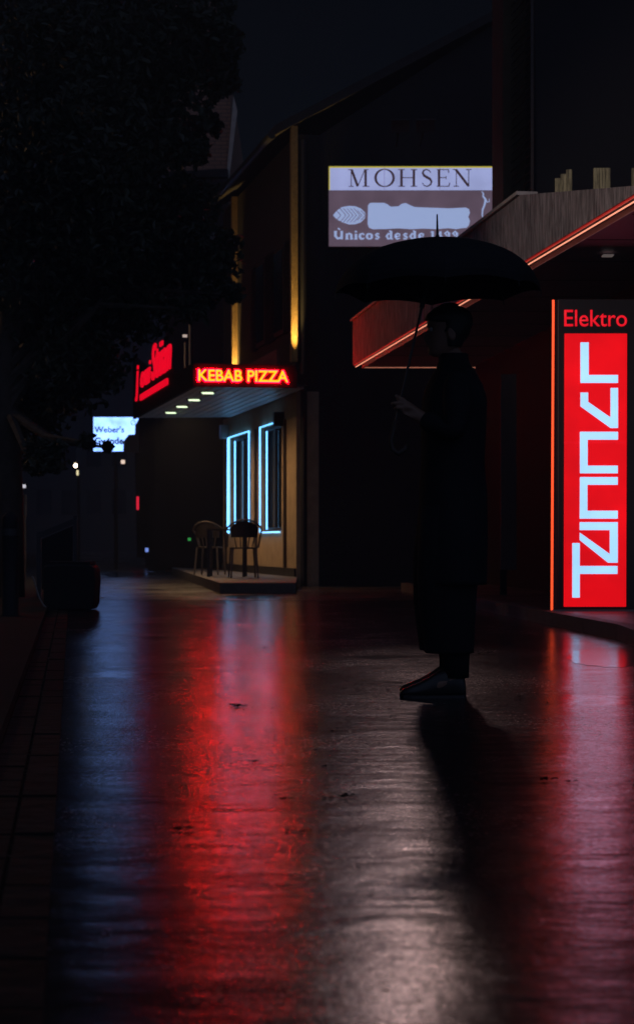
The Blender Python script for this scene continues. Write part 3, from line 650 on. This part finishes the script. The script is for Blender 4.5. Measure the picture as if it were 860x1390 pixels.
# assumed street lamp added out of view behind the tree, warming facade and gable
QX, QY, QZ = -9.0, 25.0, 4.5
assumed_lamp = thing('street_lamp', 'assumed unseen post lamp with warm light on the left pavement behind the tree', 'street lamp', (QX,QY,.05))
mb = MB(); mb.tube([(QX,QY,.05),(QX,QY,.5),(QX,QY,QZ-.3)], [.07,.05,.04], 12); mb.build('post', M['dark'], assumed_lamp)
mb = MB(); mb.tube([(QX,QY,QZ+.22),(QX,QY,QZ+.18),(QX,QY,QZ+.12)], [.03,.2,.22], 14); mb.build('cap', M['dark'], assumed_lamp)
l_ = bpy.data.lights.new('assumed_lamp_light', 'POINT'); l_.energy = 130; l_.color = (1.0,.56,.27); l_.shadow_soft_size = .1
lo_ = bpy.data.objects.new('assumed_lamp_light', l_); col.objects.link(lo_); lo_.parent = assumed_lamp; lo_.location = (0,0,QZ-.1)

# spotlight added out of view at the near left to brighten the concrete canopy
SQ = Vector((-7.0, 6.0, 7.0)); ax = (Vector((3.5,15.2,3.7))-SQ).normalized()
wq = thing('added_spotlight', 'added unseen spotlight on a mast at the near left, aimed across the street at the concrete canopy', 'floodlight', SQ)
mb = MB(); mb.tube([SQ-ax*.22, SQ-ax*.02], [.06,.09], 12); mb.build('housing', M['dark'], wq)
mb = MB(); mb.tube([(SQ.x-.2,SQ.y-.2,.05),(SQ.x-.2,SQ.y-.2,7.1)], .05); mb.tube([(SQ.x-.2,SQ.y-.2,7.0), SQ-ax*.2], .02); mb.build('mast', M['dark'], wq)
l_ = bpy.data.lights.new('added_spot_beam', 'SPOT'); l_.energy = 1500; l_.color = (1.0,.76,.66); l_.shadow_soft_size = .06; l_.spot_size = R(30); l_.spot_blend = .5
lo_ = bpy.data.objects.new('added_spot_beam', l_); col.objects.link(lo_); lo_.parent = wq; lo_.location = (0,0,0); lo_.rotation_euler = ax.to_track_quat('-Z','Y').to_euler()

# ------------------------------------------------------------------ terrace chairs and table
M['rattan'] = mat('dark_rattan', (.04,.032,.03), .55, var=.4, scale=30)
M['chairmetal'] = mat('chair_frame', (.10,.09,.09), .35)
def make_chair(label):
    t = thing('terrace_chair', label, 'chair', (0,0,0), 'chairs on the restaurant terrace')
    m_ = MB(); m_.loft([[Vector((.21*cos(a), .21*sin(a), z)) for a in [2*pi*k/18 for k in range(18)]] for z in (.43,.455)]); m_.build('seat', M['rattan'], t, local=True, bevel=.006)
    for sx_ in (-1,1):
        for sy in (-1,1):
            m_ = MB(); m_.tube([(.17*sx_,.16*sy,.44),(.20*sx_,.20*sy,.0)], .014); m_.build('leg', M['chairmetal'], t, local=True)
    arc = [Vector((.27*cos(a), -.24*sin(a)*1.0 if 0 else -.25*sin(a), .70+.16*sin(a)**1.5 if sin(a) > 0 else .70)) for a in [pi*k/14 for k in range(15)]]
    m_ = MB(); m_.tube([Vector((.24,.18,.45))]+[Vector((.27,.1,.66))]+arc+[Vector((-.27,.1,.66)), Vector((-.24,.18,.45))], .015); m_.build('arm_rail', M['chairmetal'], t, local=True)
    m_ = MB()
    n_ = 10
    top = []; bot = []
    for k in range(n_+1):
        a = pi*(.2+.6*k/n_); top.append(Vector((.255*cos(a), -.235*sin(a), .68+.16*sin(a)**1.5))); bot.append(Vector((.24*cos(a), -.215*sin(a), .60)))
    for k in range(n_): m_.prism([bot[k], bot[k+1], top[k+1], top[k]], (0,.012,0))
    m_.build('backrest', M['rattan'], t, local=True)
    m_ = MB()
    for k in (1.5,3.5,5,6.5,8.5):
        a = pi*(.2+.06*k); m_.tube([(.24*cos(a), -.21*sin(a), .60),(.19*cos(a), -.17*sin(a), .45)], .010, 6)
    m_.build('back_spindles', M['chairmetal'], t, local=True)
    return t
def copy_tree(o, parent=None):
    c = o.copy(); col.objects.link(c); c.parent = parent
    for chd in list(o.children): copy_tree(chd, c)
    return c
ch1 = make_chair('nearer terrace chair with its curved back towards the camera in front of the neon window'); ch1.location = (-1.09,27.6,.15); ch1.rotation_euler = (0,0,R(8))
ch2 = copy_tree(ch1); ch2['label'] = 'farther terrace chair left of the nearer one'; ch2.location = (-1.74,30.3,.15); ch2.rotation_euler = (0,0,R(-14))
tb = thing('terrace_table', 'small dark square terrace table between the two chairs', 'table', (-1.38,28.7,.15))
mb = MB(); mb.box((0,0,.72), (.62,.62,.025)); mb.build('tabletop', M['darkwood'], tb, local=True)
for sx_ in (-1,1):
    for sy in (-1,1):
        m_ = MB(); m_.box((.27*sx_,.27*sy,.354), (.05,.05,.705)); m_.build('leg', M['dark'], tb, local=True)

# ------------------------------------------------------------------ things on the left pavement
d = 18.6; cx = gx(97, d)
M['bincol'] = mat('black_planter', (.012,.012,.014), .75, spec=.2)
pl = thing('planter_box', 'squat black rounded planter box at the left road edge', 'planter', (cx, d, .0))
mb = MB()
outline = [(-.25,.0),(.22,.0),(.25,.06),(.262,.30),(.25,.41),(.20,.45),(-.22,.45),(-.25,.42)]
mb.prism([(cx+x, d-.2, z+.01) for x, z in outline], Y*.5); mb.build('body', M['bincol'], pl, bevel=.015)
mb = MB(); mb.box((cx-.01, d+.05, .475), (.44,.44,.03)); mb.build('rim', M['black'], pl)
st_ = thing('menu_stand', 'dark framed display stand behind the black planter box', 'display stand', (gx(78,21),21,.05))
for x in (52,):
    pass
d = 21
for nm, (x0, y0_, x1, y1_) in {'left_post':(50,722,56,812),'right_post':(100,700,105,806)}.items():
    mb = MB(); mb.prism([P(x0,y1_,d),P(x1,y1_,d),P(x1,y0_,d),P(x0,y0_,d)], Y*.05); mb.build('post', M['dark'], st_)
mb = MB(); mb.prism([P(56.2,730,d),P(99.8,712,d),P(99.8,704,d),P(56.2,722,d)], Y*.05); mb.build('top_rail', M['dark'], st_)
mb = MB(); mb.prism([P(57,800,d+.01),P(99,796,d+.01),P(99,714,d+.01),P(57,732,d+.01)], Y*.02); mb.build('board', M['black'], st_)
d = 18.2
hp = [P(44,782,d),P(47,788,d),P(50,800,d),P(54,812,d),P(59,821,d),P(64,826,d)]
mb = MB(); mb.tube(hp, .008); bo = mb.build('bicycle_hoop', M['metal']); tag(bo, 'thin curved metal hoop standing at the left pavement edge', 'hoop')
# litter bin post at far left
ps = thing('bollard', 'dark thick bollard at the far left of the pavement', 'bollard', (gx(14,16),16,.05))
mb = MB(); q = Vector((gx(14,16),16,0)); mb.tube([q+Z*.05,q+Z*.06,q+Z*.82,q+Z*.9,q+Z*.94], [.09,.075,.07,.07,.03], 16); mb.build('post', M['black'], ps, smooth=True)
mb = MB(); mb.tube([q+Z*.74, q+Z*.80], [.076,.076], 16); mb.build('collar', M['dark'], ps)

# ------------------------------------------------------------------ fallen leaves on the wet road
M['deadleaf'] = mat('fallen_leaf', (.020,.014,.010), 1, spec=0)
protos = []
for k in range(4):
    rng = random.Random(40+k); m_ = MB(); pts = []
    for i in range(11):
        a = 2*pi*i/11; r = (.5+.5*(i % 2))*rng.uniform(.75,1.1); pts.append((cos(a)*r*1.0, sin(a)*r*.7, .12+rng.uniform(-.1,.22)*(1 if k % 2 else .6)))
    cI = Vector((0,0,.10))
    for i in range(11): m_.poly([cI, pts[i], pts[(i+1) % 11]])
    m_.tube([(.8,0,.12),(1.3,.1,.2),(1.7,.25,.15)], .05, 5)
    me = m_.build('p', M['deadleaf']); protos.append(me.data); bpy.data.objects.remove(me)
spots = [(318,912,6),(466,1083,14),(440,1084,9),(738,1060,14),(770,1062,10),(385,1086,10),(372,1080,7),(531,973,5),(538,917,0),(650,888,6),(662,886,5),(705,946,5),(240,1127,16),(345,1035,7),(640,960,0),(316,958,9),(440,1041,9),(428,1019,5),(560,1092,0),(860,1068,9),(258,992,4),(230,1067,5),(245,1068,6),(322,960,10),(275,866,5),(742,955,4),(700,951,5),(450,993,6),(432,913,4),(358,880,5),(600,1128,5),(310,1180,6),(505,866,4),(535,868,3),(390,1128,9),(410,1130,10),(362,1172,7)]
def zone(px, py):
    if px < 262: return 'between the blue and red reflections'
    if px < 412: return 'in the red neon reflection'
    if px < 500: return 'in the pale reflection left of the person'
    if px < 600: return "just in front of the person's shoe" if py > 920 else 'left of the trouser hem'
    if px < 690: return 'just right of the trouser hem'
    return 'in front of the totem sign'
zs = {}
for q in spots:
    if q[2]: zs.setdefault(zone(q[0], q[1]), []).append(q)
ords = ['nearest to', 'second nearest to', 'third nearest to', 'fourth nearest to', 'fifth nearest to', 'sixth nearest to', 'seventh nearest to', 'eighth nearest to', 'ninth nearest to', 'tenth nearest to', 'eleventh nearest to', 'twelfth nearest to', 'thirteenth nearest to']
for i, q in enumerate(spots):
    px, py, w_ = q
    if w_ == 0: continue
    d = CH*F/(py-HY); s = w_/2/F*d*1.6
    o = bpy.data.objects.new('fallen_leaf', protos[i % 4]); col.objects.link(o); o.location = (gx(px,d), d, .0005); o.scale = (s, s*1.3, s*1.7)
    o.rotation_euler = (0,0,random.uniform(-.5,.5))
    L_ = sorted(zs[zone(px, py)], key=lambda t: -t[1]); n_ = L_.index(q)
    pos = 'the only one ' if len(L_) == 1 else (ords[n_].replace(' to', '')+' the camera ' if n_ < len(L_)-1 else 'farthest from the camera ')
    tag(o, 'dark fallen leaf, '+pos+zone(px, py), 'leaf', 'fallen leaves on the wet road')

# ------------------------------------------------------------------ person and umbrella
M['coat'] = mat('black_coat', (.012,.012,.015), .85, var=.3, scale=12, bump=.2, bscale=200, spec=.2)
M['trousers'] = mat('black_trousers', (.014,.013,.015), .9, spec=.15)
M['skin'] = mat('skin', (.20,.115,.08), .55)
M['hair'] = mat('dark_hair', (.012,.010,.009), .6)
M['shoe'] = mat('black_leather', (.012,.012,.013), .38)
M['brolly'] = mat('black_umbrella_cloth', (.012,.012,.015), .8, spec=.2)
DP = 8.3; px0 = .572; Pp = Vector((px0, DP, 0))
pe = thing('person', 'person in profile in black coat and wide cropped trousers under a black umbrella', 'person', Pp)
# local coordinates: face towards -x, camera side is -y
J = {}; ed = []; rad = {}
def jt(n_, x, y, z, r, par=None):
    J[n_] = (x, y, z); rad[n_] = r
    if par: ed.append((par, n_))
jt('pelvis', .03,0,.95,.125)
jt('belly', .03,0,1.10,.115,'pelvis'); jt('chest', .035,0,1.28,.12,'belly'); jt('upper', .04,0,1.40,.075,'chest'); jt('neck', .035,0,1.48,.050,'upper'); jt('nape', .03,0,1.57,.048,'neck')
for s, nm in ((-1,'n'), (1,'f')):
    jt('hip'+nm, .03,.09*s,.90,.10,'pelvis'); jt('knee'+nm, .02-.01*s,.10*s,.50,.062,'hip'+nm); jt('calf'+nm, .04-.01*s,.10*s,.34,.055,'knee'+nm); jt('ankle'+nm, .035-.01*s,.10*s,.09,.038,'calf'+nm); jt('toe'+nm, -.09-.01*s,.11*s,.045,.034,'ankle'+nm)
    jt('sh'+nm, .04,.16*s,1.385,.05,'upper')
# near arm raised to the umbrella shaft, far arm hanging
jt('eln', .02,-.25,1.14,.045,'shn'); jt('wrn', -.13,-.17,1.24,.028,'eln'); jt('han', -.175,-.155,1.27,.030,'wrn')
jt('elf', .05,.23,1.12,.045,'shf'); jt('wrf', -.02,.24,.88,.028,'elf'); jt('haf', -.04,.24,.80,.030,'wrf')
HandX, HandY, HandZ = -.215, -.155, 1.285
for k in range(4):   # near hand fingers close round the shaft
    z = 1.315-k*.020; n1, n2, n3 = f'fa{k}', f'fb{k}', f'fc{k}'; l = (.95,1.05,1.0,.82)[k]
    jt(n1, -.200, -.178, z, .0095, 'han'); jt(n2, -.228*l-.0*(1-l), -.176, z-.002, .009, n1); jt(n3, -.232*l, -.148, z-.003, .008, n2); jt(n3+'t', -.214*l, -.137, z-.003, .0075, n3)
jt('th1', -.185,-.132,1.30,.011,'han'); jt('th2', -.212,-.130,1.322,.010,'th1'); jt('th3', -.232,-.142,1.33,.009,'th2')
for k in range(4):   # far hand relaxed
    y = .222+.012*k; l = (.07,.078,.073,.058)[k]
    jt(f'ga{k}', -.050+.004*k, y, .765, .0095, 'haf'); jt(f'gb{k}', -.056, y, .765-l*.5, .009, f'ga{k}'); jt(f'gc{k}', -.048, y, .765-l, .008, f'gb{k}')
jt('gt1', -.07,.235,.79,.011,'haf'); jt('gt2', -.085,.233,.755,.009,'gt1')
ks_ = list(J); idx = {k: i for i, k in enumerate(ks_)}
me = bpy.data.meshes.new('body'); me.from_pydata([J[k] for k in ks_], [(idx[a], idx[b]) for a, b in ed], [])
bo = bpy.data.objects.new('body', me); col.objects.link(bo); bo.parent = pe; me.materials.append(M['skin'])
md = bo.modifiers.new('skin', 'SKIN'); bpy.context.view_layer.update()
sv = me.skin_vertices[0].data
for k in ks_: sv[idx[k]].radius = (rad[k], rad[k]); sv[idx[k]].use_root = (k == 'pelvis')
sb = bo.modifiers.new('sub', 'SUBSURF'); sb.levels = 2; sb.render_levels = 2; md.use_smooth_shade = True
# head: stacked rings with brow, nose, lips and chin, fused with the body into one skin by a voxel remesh
HR = [(1.512,-.052,.00,.024),(1.525,-.070,.03,.043),(1.545,-.076,.05,.054),(1.560,-.077,.06,.060),(1.575,-.076,.068,.064),(1.59,-.077,.076,.067),(1.605,-.078,.085,.070),(1.62,-.078,.094,.073),(1.635,-.078,.101,.075),(1.65,-.083,.106,.077),(1.67,-.083,.108,.078),(1.69,-.077,.105,.075),(1.71,-.063,.095,.067),(1.728,-.040,.072,.052),(1.738,-.015,.045,.030)]
def head_ring(z, xf, xb, hw, n=40, off=None):
    r_ = []
    for k in range(n):
        a = 2*pi*k/n; c, s_ = cos(a), sin(a); cx_ = (xf+xb)/2+.01; rx = (xb-cx_) if c > 0 else (cx_-xf)
        x = cx_+rx*math.copysign(abs(c)**.9, c); y = hw*math.copysign(abs(s_)**.9, s_)
        if c < -.2:
            x -= .024*math.exp(-(y/.011)**2)*max(0, 1-abs(z-1.597)/.034)**.8
            x -= .006*math.exp(-(y/.020)**2)*math.exp(-((z-1.565)/.009)**2)
            x -= .006*math.exp(-(y/.020)**2)*math.exp(-((z-1.530)/.010)**2)
            x += .010*math.exp(-((abs(y)-.031)/.013)**2)*math.exp(-((z-1.632)/.012)**2)
        if off:
            m_ = off(c, z); v = Vector((x-cx_, y, 0)); l = v.length; v *= (l+m_)/l; x, y = cx_+v.x, v.y
        r_.append(Vector((x, y, z)))
    return r_
def dense(rows, k=4):
    out = []
    for a, b in zip(rows, rows[1:]):
        for i in range(k): t = i/k; out.append(tuple(a[j]*(1-t)+b[j]*t for j in range(4)))
    return out+[rows[-1]]
bpy.context.view_layer.update()
skinned = bpy.data.meshes.new_from_object(bo.evaluated_get(bpy.context.evaluated_depsgraph_get()))
hm = MB(); hm.v = [v.co.copy() for v in skinned.vertices]; hm.f = [list(p.vertices) for p in skinned.polygons]
hm.loft([head_ring(*q) for q in dense(HR)])
for s in (-1, 1):
    hm.loft([[Vector((.020+.020*rr*cos(a)-.006*sin(a)*rr, s*yy, 1.607+.032*rr*sin(a))) for a in [2*pi*k/12 for k in range(12)]] for rr, yy in ((.5,.066),(.9,.073),(1.0,.083),(.8,.088))])
bpy.data.objects.remove(bo)
bo = hm.build('body', M['skin'], pe, smooth=True, local=True)
rm = bo.modifiers.new('remesh', 'REMESH'); rm.mode = 'VOXEL'; rm.voxel_size = .0042; rm.use_smooth_shade = True
sm_ = bo.modifiers.new('smooth', 'SMOOTH'); sm_.factor = .4; sm_.iterations = 2
def ell(cx_, cy_, z, rx, ry, n=24, wob=0, ph=0):
    return [Vector((cx_+rx*(1+wob*sin(5*a+ph))*cos(a), cy_+ry*(1+wob*sin(6*a+ph))*sin(a), z)) for a in [2*pi*k/n for k in range(n)]]
# hair
def hoff(c, z):
    lim = -.05 if z < 1.62 else (-.35 if z < 1.66 else -2)
    if z >= 1.66: lim = -.6 - (z-1.66)/.03
    m_ = max(0, min(1, (c-lim)/.15)); return -.012+.026*m_
m_ = MB(); rows = [q for q in dense(HR, 3) if q[0] > 1.552]
hr = [head_ring(*q, off=hoff) for q in rows]
hr += [[Vector((.025+(p.x-.025)*k_, p.y*k_, z_)) for p in hr[-1]] for k_, z_ in ((.85,1.747),(.45,1.752))]
for q in hr:
    for p in q: d_ = .0025*sin(38*p.y+60*p.z)+.002*sin(90*p.x+70*p.z); p.x += d_; p.y += d_
m_.loft(hr); m_.build('hair', M['hair'], pe, smooth=True, local=True)
for s in (-1,1):
    b_ = ball((-.064,.031*s,1.632), .0115); b_.build('eye', mat('eye_white', (.3,.3,.29), .4) if s < 0 else bpy.data.materials['eye_white'], pe, local=True, smooth=True)
# coat body and sleeves
m_ = MB(); rings = []
for z, cx_, rx, ry in ((.50,.025,.155,.23),(.52,.025,.157,.232),(.70,.03,.155,.225),(.90,.03,.152,.215),(1.05,.03,.14,.195),(1.20,.035,.145,.205),(1.32,.04,.145,.205),(1.385,.04,.125,.20),(1.425,.04,.105,.165),(1.46,.04,.082,.11),(1.49,.036,.068,.072),(1.525,.034,.066,.068)):
    rings.append(ell(cx_, 0, z, rx, ry, wob=.02 if z < 1.2 else 0, ph=z*3))
m_.loft(rings); m_.build('coat', M['coat'], pe, smooth=True, local=True)
for nm, pts, rs_ in (('n', [(.04,-.12,1.41),(.04,-.18,1.375),(.035,-.22,1.27),J['eln'],(-.05,-.21,1.19),(-.118,-.175,1.232)], [.05,.066,.066,.060,.053,.043]), ('f', [(.04,.12,1.41),(.04,.18,1.375),(.045,.215,1.26),J['elf'],(.01,.235,1.0),(-.018,.24,.90)], [.05,.066,.066,.060,.054,.046])):
    m_ = MB(); m_.tube(pts, rs_, 18); o = m_.build('sleeve', M['coat'], pe, smooth=True, local=True)
    sb_ = o.modifiers.new('sub', 'SUBSURF'); sb_.levels = 1; sb_.render_levels = 2
# trousers, wide and cropped
for s in (-1,1):
    m_ = MB(); dx = -.005*s
    rings = [ell(.005+dx+.0, .10*s, .20, .108, .095, wob=.03), ell(.003+dx, .10*s, .215, .109, .096, wob=.03), ell(-.0+dx, .10*s, .30, .118, .102, wob=.02), ell(-.005+dx, .10*s, .42, .128, .105), ell(-.0+dx, .10*s, .60, .135, .11), ell(.02, .095*s, .85, .135, .11)]
    m_.loft(rings); m_.build('trouser_leg', M['trousers'], pe, smooth=True, local=True)
# socks and shoes
def shoe(dx, s):
    m_ = MB(); rings = []
    #   x,  half width, height top
    prof = [(.100,.026,.05),(.092,.034,.10),(.06,.037,.135),(.02,.037,.14),(-.02,.037,.118),(-.06,.040,.090),(-.10,.043,.068),(-.14,.041,.052),(-.175,.030,.038),(-.190,.012,.026)]
    n_ = 14
    for x, hw, h in prof:
        r_ = []
        for k in range(n_):
            a = 2*pi*k/n_; yy = hw*cos(a); zz = h/2+h/2*sin(a)
            if sin(a) < 0: zz = max(.004, h/2+h/2*sin(a)*1.4); 
            r_.append(Vector((x+dx, .10*s+yy, zz+.004)))
        rings.append(r_)
    m_.loft(rings); o = m_.build('shoe', M['shoe'], pe, smooth=True, local=True)
    m_ = MB(); m_.prism([Vector((x+dx, .10*s+hw+.004, .001)) for x, hw, h in prof]+[Vector((x+dx, .10*s-hw-.004, .001)) for x, hw, h in reversed(prof)], Z*.014); m_.build('sole', M['shoe'], o, local=True)
    m_ = MB(); m_.loft([ell(.038,.10*s,.09,.058,.046,14), ell(.038,.10*s,.17,.060,.050,14), ell(.038,.10*s,.26,.066,.056,14)]); m_.build('sock', M['trousers'], pe, smooth=True, local=True)
shoe(-.018, -1); shoe(-.01, 1)

# umbrella
U0 = Pp + Vector((HandX-.005, HandY, 0))
tip = P(592, 293, DP-.02); tip.y = DP-.06
hub_top = Vector((gx(592,DP), DP-.06, 2.028))
hand = Pp + Vector((-.213, -.155, 1.285))
axis = (hub_top-hand).normalized()
um = thing('umbrella', 'open black umbrella with pointed tip held up by the standing person', 'umbrella', hand)
m_ = MB(); m_.tube([hand-axis*.10, hub_top-axis*.02], .0055, 8); m_.build('shaft', M['dark'], um)
m_ = MB(); h0 = hand-axis*.10; m_.tube([h0+axis*.03, h0-axis*.06, h0-axis*.10+X*.015, h0-axis*.12+X*.045, h0-axis*.10+X*.07, h0-axis*.075+X*.075], [.011,.012,.012,.012,.011,.008], 10); m_.build('handle', M['darkwood'], um, smooth=True)
m_ = MB(); m_.tube([hub_top-Z*.01, hub_top+Z*.012, hub_top+Z*.02, tip], [.012,.009,.0055,.003], 8); m_.build('ferrule', M['dark'], um)
# canopy: eight panels, sagging between ribs
RU = .455; HU = .235; NR = 8; SEG = 6
m_ = MB(); rings = []
tilt = Quaternion(Vector((0,1,0)), R(-.8))
def cpt(a, t):
    k = (a/(2*pi/NR)) % 1; sag = 1-4*(k-.5)**2
    r = RU*sin(t*R(86))/sin(R(86)); z = -HU*(1-cos(t*R(80)))/(1-cos(R(80)))
    r *= 1-.055*sag*t*t; z += .018*sag*t*t
    v = Vector((r*cos(a), r*sin(a), z)); v.rotate(tilt); return hub_top+v
A0 = .2
for i in range(0, 13):
    t = max(.03, i/12); rings.append([cpt(A0*0+2*pi*k/(NR*SEG), t) for k in range(NR*SEG)])
i0 = 0; n = NR*SEG
for r_ in rings: m_.v += r_
for k in range(len(rings)-1):
    for j in range(n): a = k*n+j; b2 = k*n+(j+1) % n; m_.f.append([a, b2, b2+n, a+n])
cn = m_.build('canopy', M['brolly'], um); sd = cn.modifiers.new('solid', 'SOLIDIFY'); sd.thickness = .0015
run = hub_top-axis*.30
for k in range(NR):
    a = 2*pi*k/NR; m_ = MB(); m_.tube([cpt(a, t)-Z*.006 for t in (.05,.25,.5,.75,.98,1.04)], .002, 5); rb = m_.build('rib', M['dark'], um)
    m_ = MB(); m_.tube([run, cpt(a,.5)-Z*.008], .0018, 5); m_.build('strut', M['dark'], rb)
m_ = MB(); m_.tube([run-axis*.02, run+axis*.02], .011, 10); m_.build('runner', M['dark'], um)

# ------------------------------------------------------------------ thin haze added to lift the blacks
hz = bpy.data.materials.new('lift_haze'); hz.use_nodes = True; hn = hz.node_tree.nodes; hn.clear()
ho = hn.new('ShaderNodeOutputMaterial'); pv = hn.new('ShaderNodeVolumePrincipled'); pv.inputs['Density'].default_value = .0017; pv.inputs['Color'].default_value = (.70,.80,1,1); pv.inputs['Anisotropy'].default_value = .0
hz.node_tree.links.new(pv.outputs[0], ho.inputs['Volume'])
mb = MB(); mb.box((0,75,9.5), (90,170,21)); hb_ = mb.build('haze', hz); hb_['kind'] = 'stuff'

# small fittings: feed cable and seams on the light box, seams and base plate on the totem
mb = MB(); mb.tube([P(452,224,DS)+Y*.1, P(450,212,DS)+Y*.3, P(447,190,DS)+Y*.9], .012, 6); mb.build('feed_cable', M['dark'], ls)
for px in (521, 596):
    mb = MB(); rect(mb, px, 226.4, px+.5, 258, .001, .0125); mb.build('panel_seam', M['lb_brown'], ls)
mb = MB(); a_ = TP(360,640); b__ = TP(606,640); mb.prism([a_, b__, b__+Z*.004, a_+Z*.004], -Y*.0088); mb.build('panel_seam', M['totem_text'], tt)
mb = MB(); mb.prism([(p0.x-.05,DT-.06,.10),(p1.x+.10,DT-.06,.10),(p1.x+.10,DT+.30,.10),(p0.x-.05,DT+.30,.10)], Z*.012); mb.build('base_plate', M['metal'], tt)
